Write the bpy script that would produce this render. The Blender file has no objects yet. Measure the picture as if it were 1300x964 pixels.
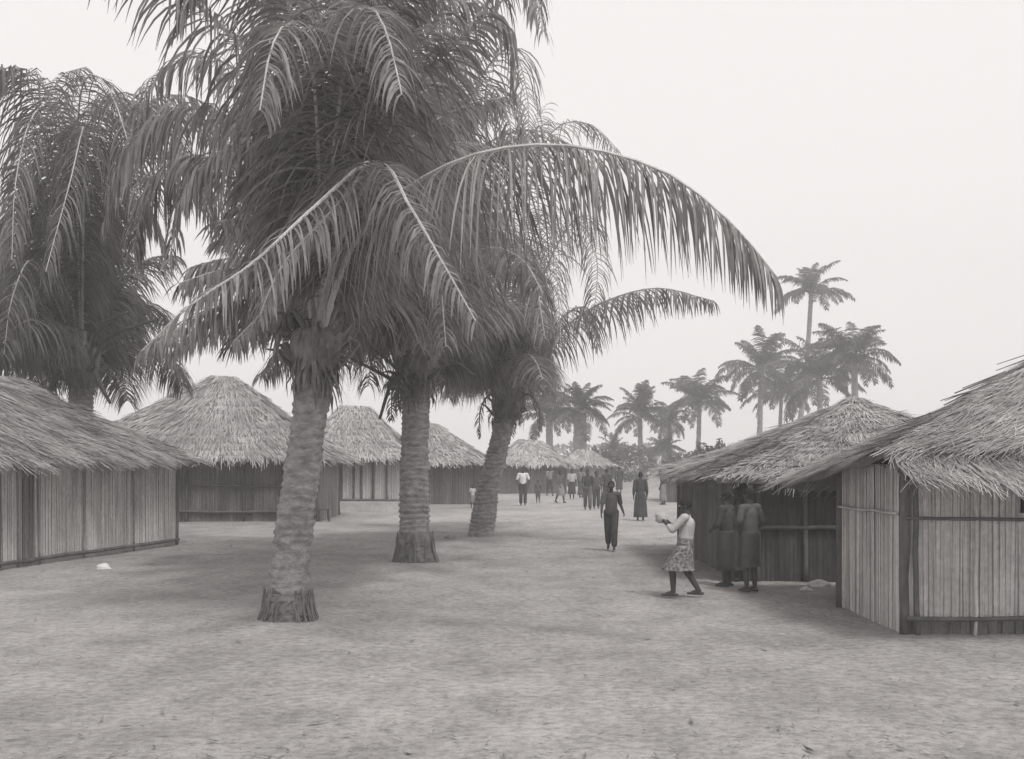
import bpy, bmesh, math, random
from mathutils import Vector, Matrix, noise

sc = bpy.context.scene
COL = sc.collection
R = math.radians
F = 1569.0          # focal length in photo pixels
CAMH = 2.2
HZ = 580.0
rng = random.Random(11)


def P(x, y, d):
    """a point of the street plan: seen direction (x, y) at distance d from the photographer"""
    return Vector(((x - 650.0) * d / F, d, CAMH - (y - HZ) * d / F))


def G(x, y):
    d = CAMH * F / (y - HZ)
    return Vector(((x - 650.0) * d / F, d, 0.0))


# ------------------------------------------------------------------ materials
def nodes_of(name):
    m = bpy.data.materials.new(name)
    m.use_nodes = True
    nt = m.node_tree
    nt.nodes.clear()
    out = nt.nodes.new('ShaderNodeOutputMaterial')
    return m, nt, out


def grey(v):
    return (v * 1.0, v * 0.99, v * 0.985, 1.0)


def ramp(nt, src, stops):
    r = nt.nodes.new('ShaderNodeValToRGB')
    el = r.color_ramp.elements
    while len(el) < len(stops):
        el.new(0.5)
    for e, (p, v) in zip(el, stops):
        e.position = p
        e.color = grey(v)
    nt.links.new(src, r.inputs['Fac'])
    return r.outputs['Color']


def noise_node(nt, scale, detail=4.0, stretch=(1, 1, 1), coord='Object', rough=0.55):
    tc = nt.nodes.new('ShaderNodeTexCoord')
    mp = nt.nodes.new('ShaderNodeMapping')
    mp.inputs['Scale'].default_value = stretch
    nt.links.new(tc.outputs[coord], mp.inputs['Vector'])
    n = nt.nodes.new('ShaderNodeTexNoise')
    n.inputs['Scale'].default_value = scale
    n.inputs['Detail'].default_value = detail
    n.inputs['Roughness'].default_value = rough
    nt.links.new(mp.outputs['Vector'], n.inputs['Vector'])
    return n.outputs['Fac']


def mult(nt, a, b, fac=1.0):
    m = nt.nodes.new('ShaderNodeMix')
    m.data_type = 'RGBA'
    m.blend_type = 'MULTIPLY'
    m.inputs['Factor'].default_value = fac
    nt.links.new(a, m.inputs['A'])
    nt.links.new(b, m.inputs['B'])
    return m.outputs['Result']


def island(nt):
    return nt.nodes.new('ShaderNodeNewGeometry').outputs['Random Per Island']


def surface(name, lo, hi, scale=6.0, stretch=(1, 1, 1), isl=0.0, fine=40.0, rough=0.9, bump=0.0, trans=0.0, coord='Object', spec=0.15):
    m, nt, out = nodes_of(name)
    c = ramp(nt, noise_node(nt, scale, 5.0, stretch, coord), [(0.32, lo), (0.68, hi)])
    c2 = ramp(nt, noise_node(nt, fine, 3.0, stretch, coord), [(0.3, 0.72), (0.7, 1.0)])
    c = mult(nt, c, c2)
    if isl:
        c = mult(nt, c, ramp(nt, island(nt), [(0.0, 1.0 - isl), (1.0, 1.0)]))
    b = nt.nodes.new('ShaderNodeBsdfPrincipled')
    nt.links.new(c, b.inputs['Base Color'])
    b.inputs['Roughness'].default_value = rough
    b.inputs['Specular IOR Level'].default_value = spec
    if bump:
        bp = nt.nodes.new('ShaderNodeBump')
        bp.inputs['Strength'].default_value = bump
        bp.inputs['Distance'].default_value = 0.02
        nt.links.new(noise_node(nt, fine, 4.0, stretch, coord), bp.inputs['Height'])
        nt.links.new(bp.outputs['Normal'], b.inputs['Normal'])
    sh = b.outputs['BSDF']
    if trans:
        t = nt.nodes.new('ShaderNodeBsdfTranslucent')
        nt.links.new(c, t.inputs['Color'])
        mx = nt.nodes.new('ShaderNodeMixShader')
        mx.inputs['Fac'].default_value = trans
        nt.links.new(sh, mx.inputs[1])
        nt.links.new(t.outputs['BSDF'], mx.inputs[2])
        sh = mx.outputs['Shader']
    nt.links.new(sh, out.inputs['Surface'])
    return m


M = {}
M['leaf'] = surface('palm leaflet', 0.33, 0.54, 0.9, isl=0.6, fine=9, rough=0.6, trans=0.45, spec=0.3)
M['leaf_dark'] = surface('dark palm leaflet', 0.21, 0.36, 0.9, isl=0.55, fine=9, rough=0.6, trans=0.42, spec=0.3)  # darker leaflet tone, used for one palm crown
M['leaf_far'] = surface('distant palm leaflet', 0.13, 0.22, 0.3, isl=0.4, fine=5, rough=0.7, trans=0.38, spec=0.2)
M['leaf_dry'] = surface('withered leaflet', 0.22, 0.36, 1.0, isl=0.5, fine=9, rough=0.8, trans=0.25)
M['rachis'] = surface('frond midrib', 0.42, 0.62, 2.0, fine=20, rough=0.55, spec=0.3)
M['rachis_dark'] = surface('dry frond midrib', 0.09, 0.16, 2.0, fine=20)
M['trunk'] = surface('palm bark', 0.20, 0.42, 6.0, (1, 1, 2.0), fine=22, bump=1.0)
M['trunk_far'] = surface('pale palm bark', 0.24, 0.40, 2.0, (1, 1, 3), fine=10)
M['root'] = surface('matted palm roots', 0.13, 0.25, 7.0, (1, 1, 0.4), fine=30, bump=0.8)
M['sheath'] = surface('leaf sheath fibre', 0.15, 0.28, 6.0, (1, 1, 0.3), isl=0.4, fine=30, bump=0.5)
M['thatch'] = surface('thatch', 0.34, 0.64, 1.1, isl=0.42, fine=9, rough=0.95)
M['thatch_pale'] = surface('bleached thatch', 0.40, 0.66, 0.8, isl=0.35, fine=7, rough=0.95)
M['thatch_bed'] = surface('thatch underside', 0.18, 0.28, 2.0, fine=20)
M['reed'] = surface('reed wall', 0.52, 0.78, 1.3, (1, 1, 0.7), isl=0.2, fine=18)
M['reed_pale'] = surface('pale reed panel', 0.56, 0.80, 1.5, (1, 1, 0.6), isl=0.18, fine=18)  # paler reed tone for some walls and battens
M['reed_dark'] = surface('smoke dark reed wall', 0.16, 0.28, 1.6, (1, 1, 0.5), isl=0.3, fine=14)  # darker reed tone, same over the whole wall
M['reed_shaded'] = surface('reed wall with painted shade', 0.07, 0.13, 1.6, (1, 1, 0.5), isl=0.3, fine=14)  # shade under the neighbouring eaves painted into the reed colour
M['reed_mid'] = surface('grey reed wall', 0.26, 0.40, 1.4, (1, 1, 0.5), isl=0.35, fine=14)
M['pole'] = surface('weathered pole', 0.10, 0.19, 4.0, (1, 1, 0.3), fine=25)
M['gap'] = surface('shaded opening', 0.015, 0.03, 3.0)
M['clay'] = surface('clay plinth', 0.45, 0.62, 2.0, fine=14)
M['skin'] = surface('dark skin', 0.045, 0.07, 8.0, rough=0.55, spec=0.3)
M['hair'] = surface('black hair', 0.015, 0.03, 60.0, rough=0.9)
M['eye'] = surface('eye', 0.5, 0.6, 5.0, rough=0.3)
M['cloth_white'] = surface('white cotton', 0.66, 0.78, 6.0, fine=60)
M['cloth_pale'] = surface('pale cotton', 0.42, 0.56, 6.0, fine=60)
M['cloth_mid'] = surface('grey cotton', 0.18, 0.27, 5.0, fine=60)
M['cloth_dark'] = surface('dark cotton', 0.05, 0.085, 5.0, fine=60)
M['cloth_slate'] = surface('slate cotton', 0.09, 0.14, 5.0, fine=60)
M['cloth_print'] = surface('printed wrap cloth', 0.05, 0.42, 26.0, fine=50)
M['basket'] = surface('dark woven basket', 0.04, 0.10, 30.0, (1, 1, 3), fine=80)
M['stone'] = surface('pale stone', 0.55, 0.72, 6.0, fine=30)
M['bush'] = surface('bush leaf', 0.12, 0.22, 1.0, isl=0.5, fine=8, trans=0.3)
M['far_wood'] = surface('hazy far trees', 0.34, 0.44, 0.2, isl=0.3, fine=2, trans=0.3)  # paleness of distant haze mixed into the leaf colour
M['scrap'] = surface('dry leaf scrap', 0.22, 0.5, 0.8, isl=0.6, fine=20)


def ground_material():
    m, nt, out = nodes_of('trodden sandy earth')
    a = ramp(nt, noise_node(nt, 0.16, 6.0, coord='Object', rough=0.6), [(0.30, 0.38), (0.5, 0.49), (0.72, 0.58)])
    b = ramp(nt, noise_node(nt, 1.3, 6.0, (1, 0.6, 1), rough=0.65), [(0.30, 0.70), (0.60, 1.0)])
    c = ramp(nt, noise_node(nt, 9.0, 6.0, rough=0.75), [(0.34, 0.58), (0.58, 1.0)])
    d = ramp(nt, noise_node(nt, 70.0, 3.0, rough=0.7), [(0.25, 0.70), (0.65, 1.0)])
    col = mult(nt, mult(nt, mult(nt, a, b), c), d)
    bs = nt.nodes.new('ShaderNodeBsdfPrincipled')
    nt.links.new(col, bs.inputs['Base Color'])
    bs.inputs['Roughness'].default_value = 0.95
    bs.inputs['Specular IOR Level'].default_value = 0.1
    bp = nt.nodes.new('ShaderNodeBump')
    bp.inputs['Strength'].default_value = 0.9
    bp.inputs['Distance'].default_value = 0.07
    nt.links.new(noise_node(nt, 5.0, 8.0, rough=0.72), bp.inputs['Height'])
    nt.links.new(bp.outputs['Normal'], bs.inputs['Normal'])
    nt.links.new(bs.outputs['BSDF'], out.inputs['Surface'])
    return m


# ------------------------------------------------------------------ object helpers
class MB:
    """collects verts and faces of one mesh"""

    def __init__(self):
        self.v = []
        self.f = []
        self.m = []

    def quad(self, a, b, c, d, mi=0):
        n = len(self.v)
        self.v += [a, b, c, d]
        self.f.append((n, n + 1, n + 2, n + 3))
        self.m.append(mi)

    def loft(self, rings, mi=0, cap=True, closed=True):
        n0 = len(self.v)
        k = len(rings[0])
        for r in rings:
            self.v += r
        for i in range(len(rings) - 1):
            for j in range(k if closed else k - 1):
                a = n0 + i * k + j
                b = n0 + i * k + (j + 1) % k
                self.f.append((a, b, b + k, a + k))
                self.m.append(mi)
        if cap and closed:
            self.f.append(tuple(n0 + j for j in reversed(range(k))))
            self.m.append(mi)
            e = n0 + (len(rings) - 1) * k
            self.f.append(tuple(e + j for j in range(k)))
            self.m.append(mi)

    def tube(self, pts, rad, seg=8, mi=0, wob=0.0):
        pts = [Vector(p) for p in pts]
        rings = []
        for i, p in enumerate(pts):
            t = (pts[min(i + 1, len(pts) - 1)] - pts[max(i - 1, 0)]).normalized()
            ref = Vector((0, 0, 1)) if abs(t.z) < 0.9 else Vector((1, 0, 0))
            s = t.cross(ref).normalized()
            u = s.cross(t).normalized()
            r = rad[i] if isinstance(rad, (list, tuple)) else rad
            ring = []
            for j in range(seg):
                a = 2 * math.pi * j / seg
                rr = r * (1 + wob * noise.noise(p * 5 + Vector((math.cos(a), math.sin(a), 0)) * 2))
                ring.append(p + s * math.cos(a) * rr + u * math.sin(a) * rr)
            rings.append(ring)
        self.loft(rings, mi)

    def box(self, c, sx, sy, sz, rot=0.0, mi=0, jit=0.0, rg=None):
        c = Vector(c)
        co, si = math.cos(rot), math.sin(rot)
        vs = []
        for dz in (-1, 1):
            for dx, dy in ((-1, -1), (1, -1), (1, 1), (-1, 1)):
                x, y = dx * sx / 2, dy * sy / 2
                j = Vector((0, 0, 0))
                if jit:
                    j = Vector((rg.uniform(-jit, jit), rg.uniform(-jit, jit), rg.uniform(-jit, jit)))
                vs.append(c + Vector((x * co - y * si, x * si + y * co, dz * sz / 2)) + j)
        n = len(self.v)
        self.v += vs
        for f in ((3, 2, 1, 0), (4, 5, 6, 7), (0, 1, 5, 4), (1, 2, 6, 5), (2, 3, 7, 6), (3, 0, 4, 7)):
            self.f.append(tuple(n + i for i in f))
            self.m.append(mi)

    def build(self, name, mats, parent=None, origin=None, smooth=False):
        o0 = Vector(origin) if origin is not None else Vector((0, 0, 0))
        me = bpy.data.meshes.new(name)
        me.from_pydata([tuple(Vector(v) - o0) for v in self.v], [], self.f)
        for mt in (mats if isinstance(mats, (list, tuple)) else [mats]):
            me.materials.append(mt)
        me.polygons.foreach_set('material_index', self.m)
        if smooth:
            me.polygons.foreach_set('use_smooth', [True] * len(me.polygons))
        me.update()
        o = bpy.data.objects.new(name, me)
        COL.objects.link(o)
        if parent is not None:
            o.parent = parent
        elif origin is not None:
            o.location = o0
        return o


def tag(o, label, cat, group=None):
    o['label'] = label
    o['category'] = cat
    if group:
        o['group'] = group
    return o


def thing(name, loc, label, cat, group=None, rz=0.0):
    o = bpy.data.objects.new(name, None)
    o.empty_display_size = 0.3
    COL.objects.link(o)
    o.location = loc
    o.rotation_euler = (0, 0, rz)
    return tag(o, label, cat, group)


def catmull(pts, n):
    """smooth curve through pts, n+1 samples of even arc length"""
    pts = [Vector(p) for p in pts]
    ext = [pts[0] * 2 - pts[1]] + pts + [pts[-1] * 2 - pts[-2]]
    dense = []
    for i in range(1, len(ext) - 2):
        p0, p1, p2, p3 = ext[i - 1:i + 3]
        for k in range(24):
            t = k / 24
            dense.append(0.5 * ((2 * p1) + (p2 - p0) * t + (2 * p0 - 5 * p1 + 4 * p2 - p3) * t * t + (3 * p1 - p0 - 3 * p2 + p3) * t ** 3))
    dense.append(pts[-1])
    acc = [0.0]
    for a, b in zip(dense, dense[1:]):
        acc.append(acc[-1] + (b - a).length)
    out = []
    j = 0
    for i in range(n + 1):
        s = acc[-1] * i / n
        while j < len(acc) - 2 and acc[j + 1] < s:
            j += 1
        d = acc[j + 1] - acc[j]
        out.append(dense[j].lerp(dense[j + 1], (s - acc[j]) / d if d else 0))
    return out, acc[-1]


# ------------------------------------------------------------------ palms
Z = Vector((0, 0, 1))


def frond_mesh(pts, seed, leaf=1.1, width=0.034, pairs=135, droop=1.15, fwd=0.34, start=0.14, rr=0.034, segs=5, side0=None, ragged=0.12, hang=0.12):
    rg = random.Random(seed)
    n = 40
    cur, length = catmull(pts, n)
    mb = MB()
    side = side0
    frames = []
    for i, p in enumerate(cur):
        t = (cur[min(i + 1, n)] - cur[max(i - 1, 0)]).normalized()
        s = t.cross(Z)
        if s.length < 0.25 and side is not None:
            s = side
        elif side is not None and s.dot(side) < 0:
            s = -s
        s = (s - t * s.dot(t)).normalized()
        if side is not None:
            s = (side * 0.5 + s * 0.5)
            s = (s - t * s.dot(t)).normalized()
        side = s
        frames.append((p, t, s, s.cross(t).normalized()))
    mb.tube([f[0] for f in frames[::2]], [rr * (1.7 if i == 0 else 1.35 if i == 1 else 1.0) * (1 - 0.86 * i / (n / 2)) + 0.004 for i in range(n // 2 + 1)], 5, 1)
    for k in range(pairs):
        t0 = start + (1 - start) * (k + 0.5) / pairs
        for sg in (-1, 1):
            if rg.random() < ragged * 0.5:
                continue
            tt = min(0.999, max(0.0, t0 + rg.uniform(-0.4, 0.4) / pairs))
            x = tt * n
            i = min(int(x), n - 1)
            p = frames[i][0].lerp(frames[i + 1][0], x - i)
            _, T, S, U = frames[i]
            q = (tt - start) / (1 - start)
            prof = min(1.0, 0.55 + q * 1.8) * (1.0 - 0.68 * max(0, (q - 0.45) / 0.55) ** 1.6)
            L = leaf * prof * rg.uniform(0.82, 1.1)
            if rg.random() < ragged:
                L *= rg.uniform(0.4, 0.8)
            fw = fwd * (0.8 + 0.7 * q)
            d = (S * sg * (0.8 - hang * .5) + T * fw + U * rg.uniform(-0.1, 0.25) - Z * hang + Vector((rg.gauss(0, .08), rg.gauss(0, .08), rg.gauss(0, .05)))).normalized()
            w = width * rg.uniform(0.8, 1.2)
            dr = droop * rg.uniform(0.65, 1.25)
            prev = None
            n0 = len(mb.v)
            tw = rg.uniform(-0.5, 0.5)
            for s_ in range(segs + 1):
                f = s_ / segs
                wd = (T - d * T.dot(d))
                if wd.length < 1e-3:
                    wd = S.copy()
                wd = wd.normalized()
                wd = (wd * math.cos(tw) + d.cross(wd) * math.sin(tw))
                ww = w * (0.55 + 0.9 * f if f < 0.5 else 1.0 - (f - 0.5) * 1.85)
                mb.v += [p - wd * ww / 2, p + wd * ww / 2]
                if s_:
                    a = n0 + 2 * s_
                    mb.f.append((a - 2, a - 1, a + 1, a))
                    mb.m.append(0)
                p = p + d * (L / segs)
                k = min(.7, dr * (.34 if s_ < 3 else .22))
                d = (d * (1 - k) - Z * k).normalized()
    return mb


def wild_curve(base, az, e0, length, bend, rg):
    pts = [base]
    p = base.copy()
    n = 7
    for i in range(n):
        t = (i + 0.5) / n
        e = e0 - bend * t ** 1.25
        a = az + rg.uniform(-.06, .06)
        p = p + Vector((math.cos(a) * math.cos(e), math.sin(a) * math.cos(e), math.sin(e))) * (length / n)
        pts.append(p)
    return pts


def trunk_mesh(pts, radii, seed, seg=22, ringh=0.11):
    cur, length = catmull(pts, 30)
    n = max(20, int(length / ringh * 3))
    cur, length = catmull(pts, n)
    mb = MB()
    rings = []
    rg = random.Random(seed)
    off = Vector((seed * 3.1, 0, 0))
    for i, p in enumerate(cur):
        f = i / n
        x = f * (len(radii) - 1)
        j = min(int(x), len(radii) - 2)
        r = radii[j] * (1 - (x - j)) + radii[j + 1] * (x - j)
        r *= (1.035, 1.0, 0.95)[i % 3] + rg.uniform(-.03, .03)
        ring = []
        for k in range(seg):
            a = 2 * math.pi * k / seg
            c = Vector((math.cos(a), math.sin(a), 0))
            rr = r * (1 + 0.10 * noise.noise(c * 1.5 + off + Vector((0, 0, p.z * 2.2))) + 0.07 * noise.noise(c * 5 + Vector((0, 0, p.z * 9))) + 0.035 * noise.noise(c * 12 + Vector((0, 0, p.z * 22))))
            ring.append(p + c * rr + Vector((0, 0, 0.05 * noise.noise(c * 1.6 + Vector((0, 0, p.z * 1.7))))))
        rings.append(ring)
    mb.loft(rings)
    return mb


def big_palm(name, label, base, trunk_pts, radii, root_r, root_h, heroes, n_wild, leaf, flen, seed, sheath_r, group, wild_e=(-15, 80), dead=5, wild_az=None, zmin=0.0, xmin=-99, xmax=99, wild_w=.034, green='leaf', ymin=-99, zmax=99):
    rg = random.Random(seed)
    t = thing(name, base, label, 'palm tree', group)
    trunk_mesh([base + Vector((0, 0, -0.05))] + trunk_pts, radii, seed).build('trunk', M['trunk'], t, base, True)
    if root_h:
        mb = MB()
        rings = []
        for i in range(13):
            f = i / 12
            r0 = root_r * (1.08 - 0.14 * f) * (1.0 if i < 9 else 1 - .065 * (i - 8))
            ring = []
            for k in range(40):
                a = 2 * math.pi * k / 40
                c = Vector((math.cos(a), math.sin(a), 0))
                ring.append(base + c * r0 * (1 + 0.14 * noise.noise(c * 5 + Vector((seed, 0, f * 2))) + 0.05 * rg.uniform(-1, 1)) + Vector((0, 0, -0.04 + root_h * f)))
            rings.append(ring)
        mb.loft(rings)
        for k in range(46):
            a = rg.uniform(0, 2 * math.pi)
            c = Vector((math.cos(a), math.sin(a), 0))
            c2 = Vector((math.cos(a + rg.uniform(-.15, .15)), math.sin(a + rg.uniform(-.15, .15)), 0))
            mb.tube([base + c * root_r * 0.97 + Vector((0, 0, root_h * rg.uniform(.5, .98))), base + c2 * root_r * 1.06 + Vector((0, 0, root_h * .3)), base + c2 * root_r * rg.uniform(1.12, 1.3) + Vector((0, 0, -0.02))], [0.012, 0.016, 0.012], 5)
        mb.build('root_collar', M['root'], t, base)
    top = trunk_pts[-1]
    ax = (trunk_pts[-1] - trunk_pts[-2]).normalized()
    # fibrous sheath with the stubs of old leaf stalks
    mb = MB()
    rings = []
    H = sheath_r * 3.2
    for i in range(11):
        f = i / 10
        p = top + ax * (-H * 0.62 + H * f)
        r = sheath_r * (0.66 + 0.5 * math.sin(min(1, f * 1.25) * math.pi * 0.62)) * (1 if f < .8 else 1 - (f - .8) * 2.2)
        ring = []
        for k in range(24):
            a = 2 * math.pi * k / 24
            c = Vector((math.cos(a), math.sin(a), 0))
            ring.append(p + c * r * (1 + 0.16 * noise.noise(c * 3 + Vector((seed, 0, f * 4)))))
        rings.append(ring)
    mb.loft(rings)
    for k in range(34):
        a = rg.uniform(0, 2 * math.pi)
        c = Vector((math.cos(a), math.sin(a), 0))
        z0 = rg.uniform(-0.5, 0.25) * H
        p0 = top + ax * z0 + c * sheath_r * 0.75
        ln = rg.uniform(0.25, 0.55)
        dn = rg.uniform(0.2, 1.3)
        p1 = p0 + c * ln * 0.55 + Z * ln * dn * 0.6
        p2 = p1 + c * ln * 0.3 + Z * ln * rg.uniform(-.3, .4)
        mb.tube([p0, p1, p2], [0.05, 0.03, 0.008], 6)
    for k in range(170):
        a = rg.uniform(0, 2 * math.pi)
        c = Vector((math.cos(a), math.sin(a), 0))
        q = Vector((-c.y, c.x, 0))
        p0 = top + ax * rg.uniform(-.55, .3) * H + c * sheath_r * rg.uniform(.8, 1.08)
        ln = rg.uniform(.15, .5)
        w_ = rg.uniform(.01, .035)
        p1 = p0 + c * ln * rg.uniform(.05, .35) - Z * ln * .5 + q * rg.uniform(-.06, .06)
        p2 = p1 + c * ln * rg.uniform(-.05, .1) - Z * ln * .5 + q * rg.uniform(-.06, .06)
        mb.quad(p0 - q * w_, p0 + q * w_, p1 + q * w_, p1 - q * w_)
        mb.quad(p1 - q * w_, p1 + q * w_, p2 + q * .003, p2 - q * .003)
    mb.build('leaf_sheath', M['sheath'], t, base)
    k = 0
    for h in heroes:
        pts, kw = h
        kw = dict(kw)
        dry = kw.pop('dry', False)
        kw.setdefault('leaf', leaf)
        frond_mesh(pts, seed * 100 + k, **kw).build('frond', [M['leaf_dry' if dry else green], M['rachis_dark' if dry else 'rachis']], t, base)
        k += 1
    for i in range(n_wild):
        az = (i * 2.39996 + seed) if wild_az is None else rg.uniform(*wild_az)
        e0 = R(wild_e[0] + (wild_e[1] - wild_e[0]) * ((i + 0.5) / n_wild) ** 0.8 + rg.uniform(-6, 6))
        for tries in range(24):
            pts = wild_curve(top + Vector((math.cos(az), math.sin(az), 0)) * sheath_r * 0.4, az, e0, flen * rg.uniform(0.8, 1.1), R(rg.uniform(58, 98)), rg)
            if min(p.z for p in pts[1:]) > zmin and max(p.x for p in pts) < xmax and min(p.x for p in pts) > xmin and min(p.y for p in pts) > ymin and not (pts[-1].x < -4.6 and max(p.z for p in pts) > zmax):
                break
            e0 = min(R(86), e0 + R(5))
            az += rg.uniform(.2, .9)
        frond_mesh(pts, seed * 100 + k, leaf=leaf * rg.uniform(.85, 1.1), width=wild_w, pairs=145, hang=.2, droop=rg.uniform(.8, 1.25), side0=Vector((math.sin(az), -math.cos(az), 0))).build('frond', [M[green], M['rachis']], t, base)
        k += 1
    for i in range(dead):
        az = i * 2.2 + seed * 1.7
        c = Vector((math.cos(az), math.sin(az), 0))
        p0 = top + c * sheath_r * 0.8 - Z * 0.1
        pts = [p0, p0 + c * 0.35 + Z * 0.05, p0 + c * 0.65 - Z * 0.35, p0 + c * 0.7 - Z * rg.uniform(.8, 1.2)]
        frond_mesh(pts, seed * 100 + k, leaf=0.34, width=0.035, pairs=22, droop=.8, start=.3, rr=.03, side0=Vector((math.sin(az), -math.cos(az), 0))).build('dead_frond', [M['leaf_dry'], M['rachis_dark']], t, base)
        k += 1
    return t


def stalk(parent, base, pts, r):
    mb = MB()
    cur, _ = catmull(pts, 12)
    mb.tube(cur, [r * (1 - .5 * i / 12) for i in range(13)], 6)
    return mb.build('bare_stalk', M['rachis_dark'], parent, base, True)


VPALMS = 'coconut palms along the village street'
# palm with the nearest trunk
d = 16.84
bA = G(366, 785)
A0 = P(402, 440, d)
heroA = [
    ([A0, P(455, 300, 15.7), P(560, 214, 14.6), P(690, 184, 13.9), P(830, 212, 13.4), P(925, 280, 13.1), P(986, 352, 13.0)], dict(leaf=1.65, pairs=210, droop=1.15, width=.028, fwd=.2, hang=.55, rr=.04)),
    ([A0, P(430, 310, 15.9), P(482, 211, 14.6), P(520, 262, 13.7), P(560, 330, 13.2), P(604, 408, 12.9)], dict(leaf=1.0, pairs=121, droop=1.3, width=.036)),
    ([A0, P(425, 320, 16.0), P(470, 208, 14.9), P(400, 262, 14.1), P(320, 335, 13.4), P(245, 385, 13.0), P(180, 446, 12.8)], dict(leaf=0.95, pairs=110, droop=1.0, width=.03)),
    ([A0, P(418, 330, 16.1), P(462, 225, 15.2), P(420, 270, 14.5), P(360, 335, 14.0), P(330, 400, 13.7)], dict(leaf=0.85, pairs=108, droop=1.4, width=.036)),
    ([A0, P(386, 220, 16.4), P(345, 105, 15.7), P(245, 2, 14.9), P(150, -60, 14.2), P(60, -60, 13.6)], dict(leaf=1.25, pairs=110, droop=1.25, width=.036, rr=.05)),
    ([A0, P(432, 220, 16.2), P(480, 10, 15.6), P(560, -120, 15.1), P(650, -110, 14.6), P(684, 10, 14.2)], dict(leaf=1.2, pairs=135, droop=1.2, width=.04)),
    ([A0, P(405, 170, 16.5), P(385, -20, 16.0), P(320, -130, 15.4), P(220, -120, 14.8), P(140, -40, 14.4)], dict(leaf=1.25, pairs=135, droop=1.3, width=.04)),
    ([A0, P(420, 200, 16.9), P(470, 60, 17.2), P(560, 0, 17.4), P(640, 30, 17.5), P(650, 120, 17.5)], dict(leaf=1.1, pairs=128, droop=1.3, width=.04)),
    ([A0, P(395, 260, 17.2), P(340, 130, 17.6), P(260, 70, 17.8), P(190, 110, 17.9), P(170, 200, 18.0)], dict(leaf=1.1, pairs=128, droop=1.3, width=.04)),
    ([A0, P(390, 300, 16.5), P(350, 215, 16.2), P(290, 190, 15.9), P(235, 240, 15.7), P(215, 330, 15.5)], dict(leaf=.95, pairs=114, droop=1.2, width=.038)),
    ([P(385, 420, 16.8), P(366, 402, 16.7), P(352, 425, 16.65), P(352, 474, 16.6)], dict(leaf=.30, pairs=30, width=.05, dry=True, hang=.3)),
    ([P(382, 405, 16.7), P(362, 398, 16.6), P(340, 414, 16.5)], dict(leaf=.30, pairs=26, width=.05, dry=True)),
    ([A0, P(375, 310, 16.9), P(315, 225, 17.1), P(245, 200, 17.3), P(190, 245, 17.4), P(168, 320, 17.5)], dict(leaf=1.15, pairs=150)),
    ([A0, P(378, 270, 16.5), P(310, 160, 16.3), P(225, 140, 16.1), P(160, 195, 16.0), P(135, 280, 15.9)], dict(leaf=1.2, pairs=150)),
    ([A0, P(425, 190, 16.4), P(475, -10, 16.0), P(540, -100, 15.6), P(610, -80, 15.2), P(640, 0, 15)], dict(leaf=1.5, pairs=150, width=.034)),
    ([A0, P(415, 160, 16.6), P(440, -40, 16.4), P(500, -160, 16.2), P(570, -150, 15.9), P(620, -60, 15.7)], dict(leaf=1.6, pairs=150, width=.034)),
    ([A0, P(400, 150, 16.9), P(410, -60, 17.2), P(450, -180, 17.4), P(520, -170, 17.5)], dict(leaf=1.5, pairs=150, width=.034)),
    ([A0, P(395, 190, 16.2), P(370, 20, 15.6), P(330, -70, 15.1), P(270, -60, 14.7), P(230, 20, 14.5)], dict(leaf=1.5, pairs=150, width=.034)),
    ([A0, P(420, 230, 15.8), P(440, 70, 14.9), P(465, 10, 14.2), P(490, 40, 13.7), P(510, 120, 13.4)], dict(leaf=1.3, pairs=140, width=.034)),
    ([A0, P(405, 230, 15.8), P(395, 80, 14.9), P(370, 30, 14.2), P(345, 60, 13.7), P(330, 140, 13.4)], dict(leaf=1.3, pairs=140, width=.034)),
]
palmA = big_palm('coconut_palm', 'coconut palm with the thickest trunk, standing alone in the open sand closest to the viewer', bA,
                 [P(370, 700, d), P(383, 600, d), P(395, 510, d), A0], [.30, .275, .25, .24, .24, .235], .335, .47,
                 heroA, 34, 1.25, 6.3, 3, .30, VPALMS, (15, 88), dead=0, zmin=3.75, xmin=-5.6, xmax=-.1, ymin=13.9, zmax=6.9)
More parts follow.
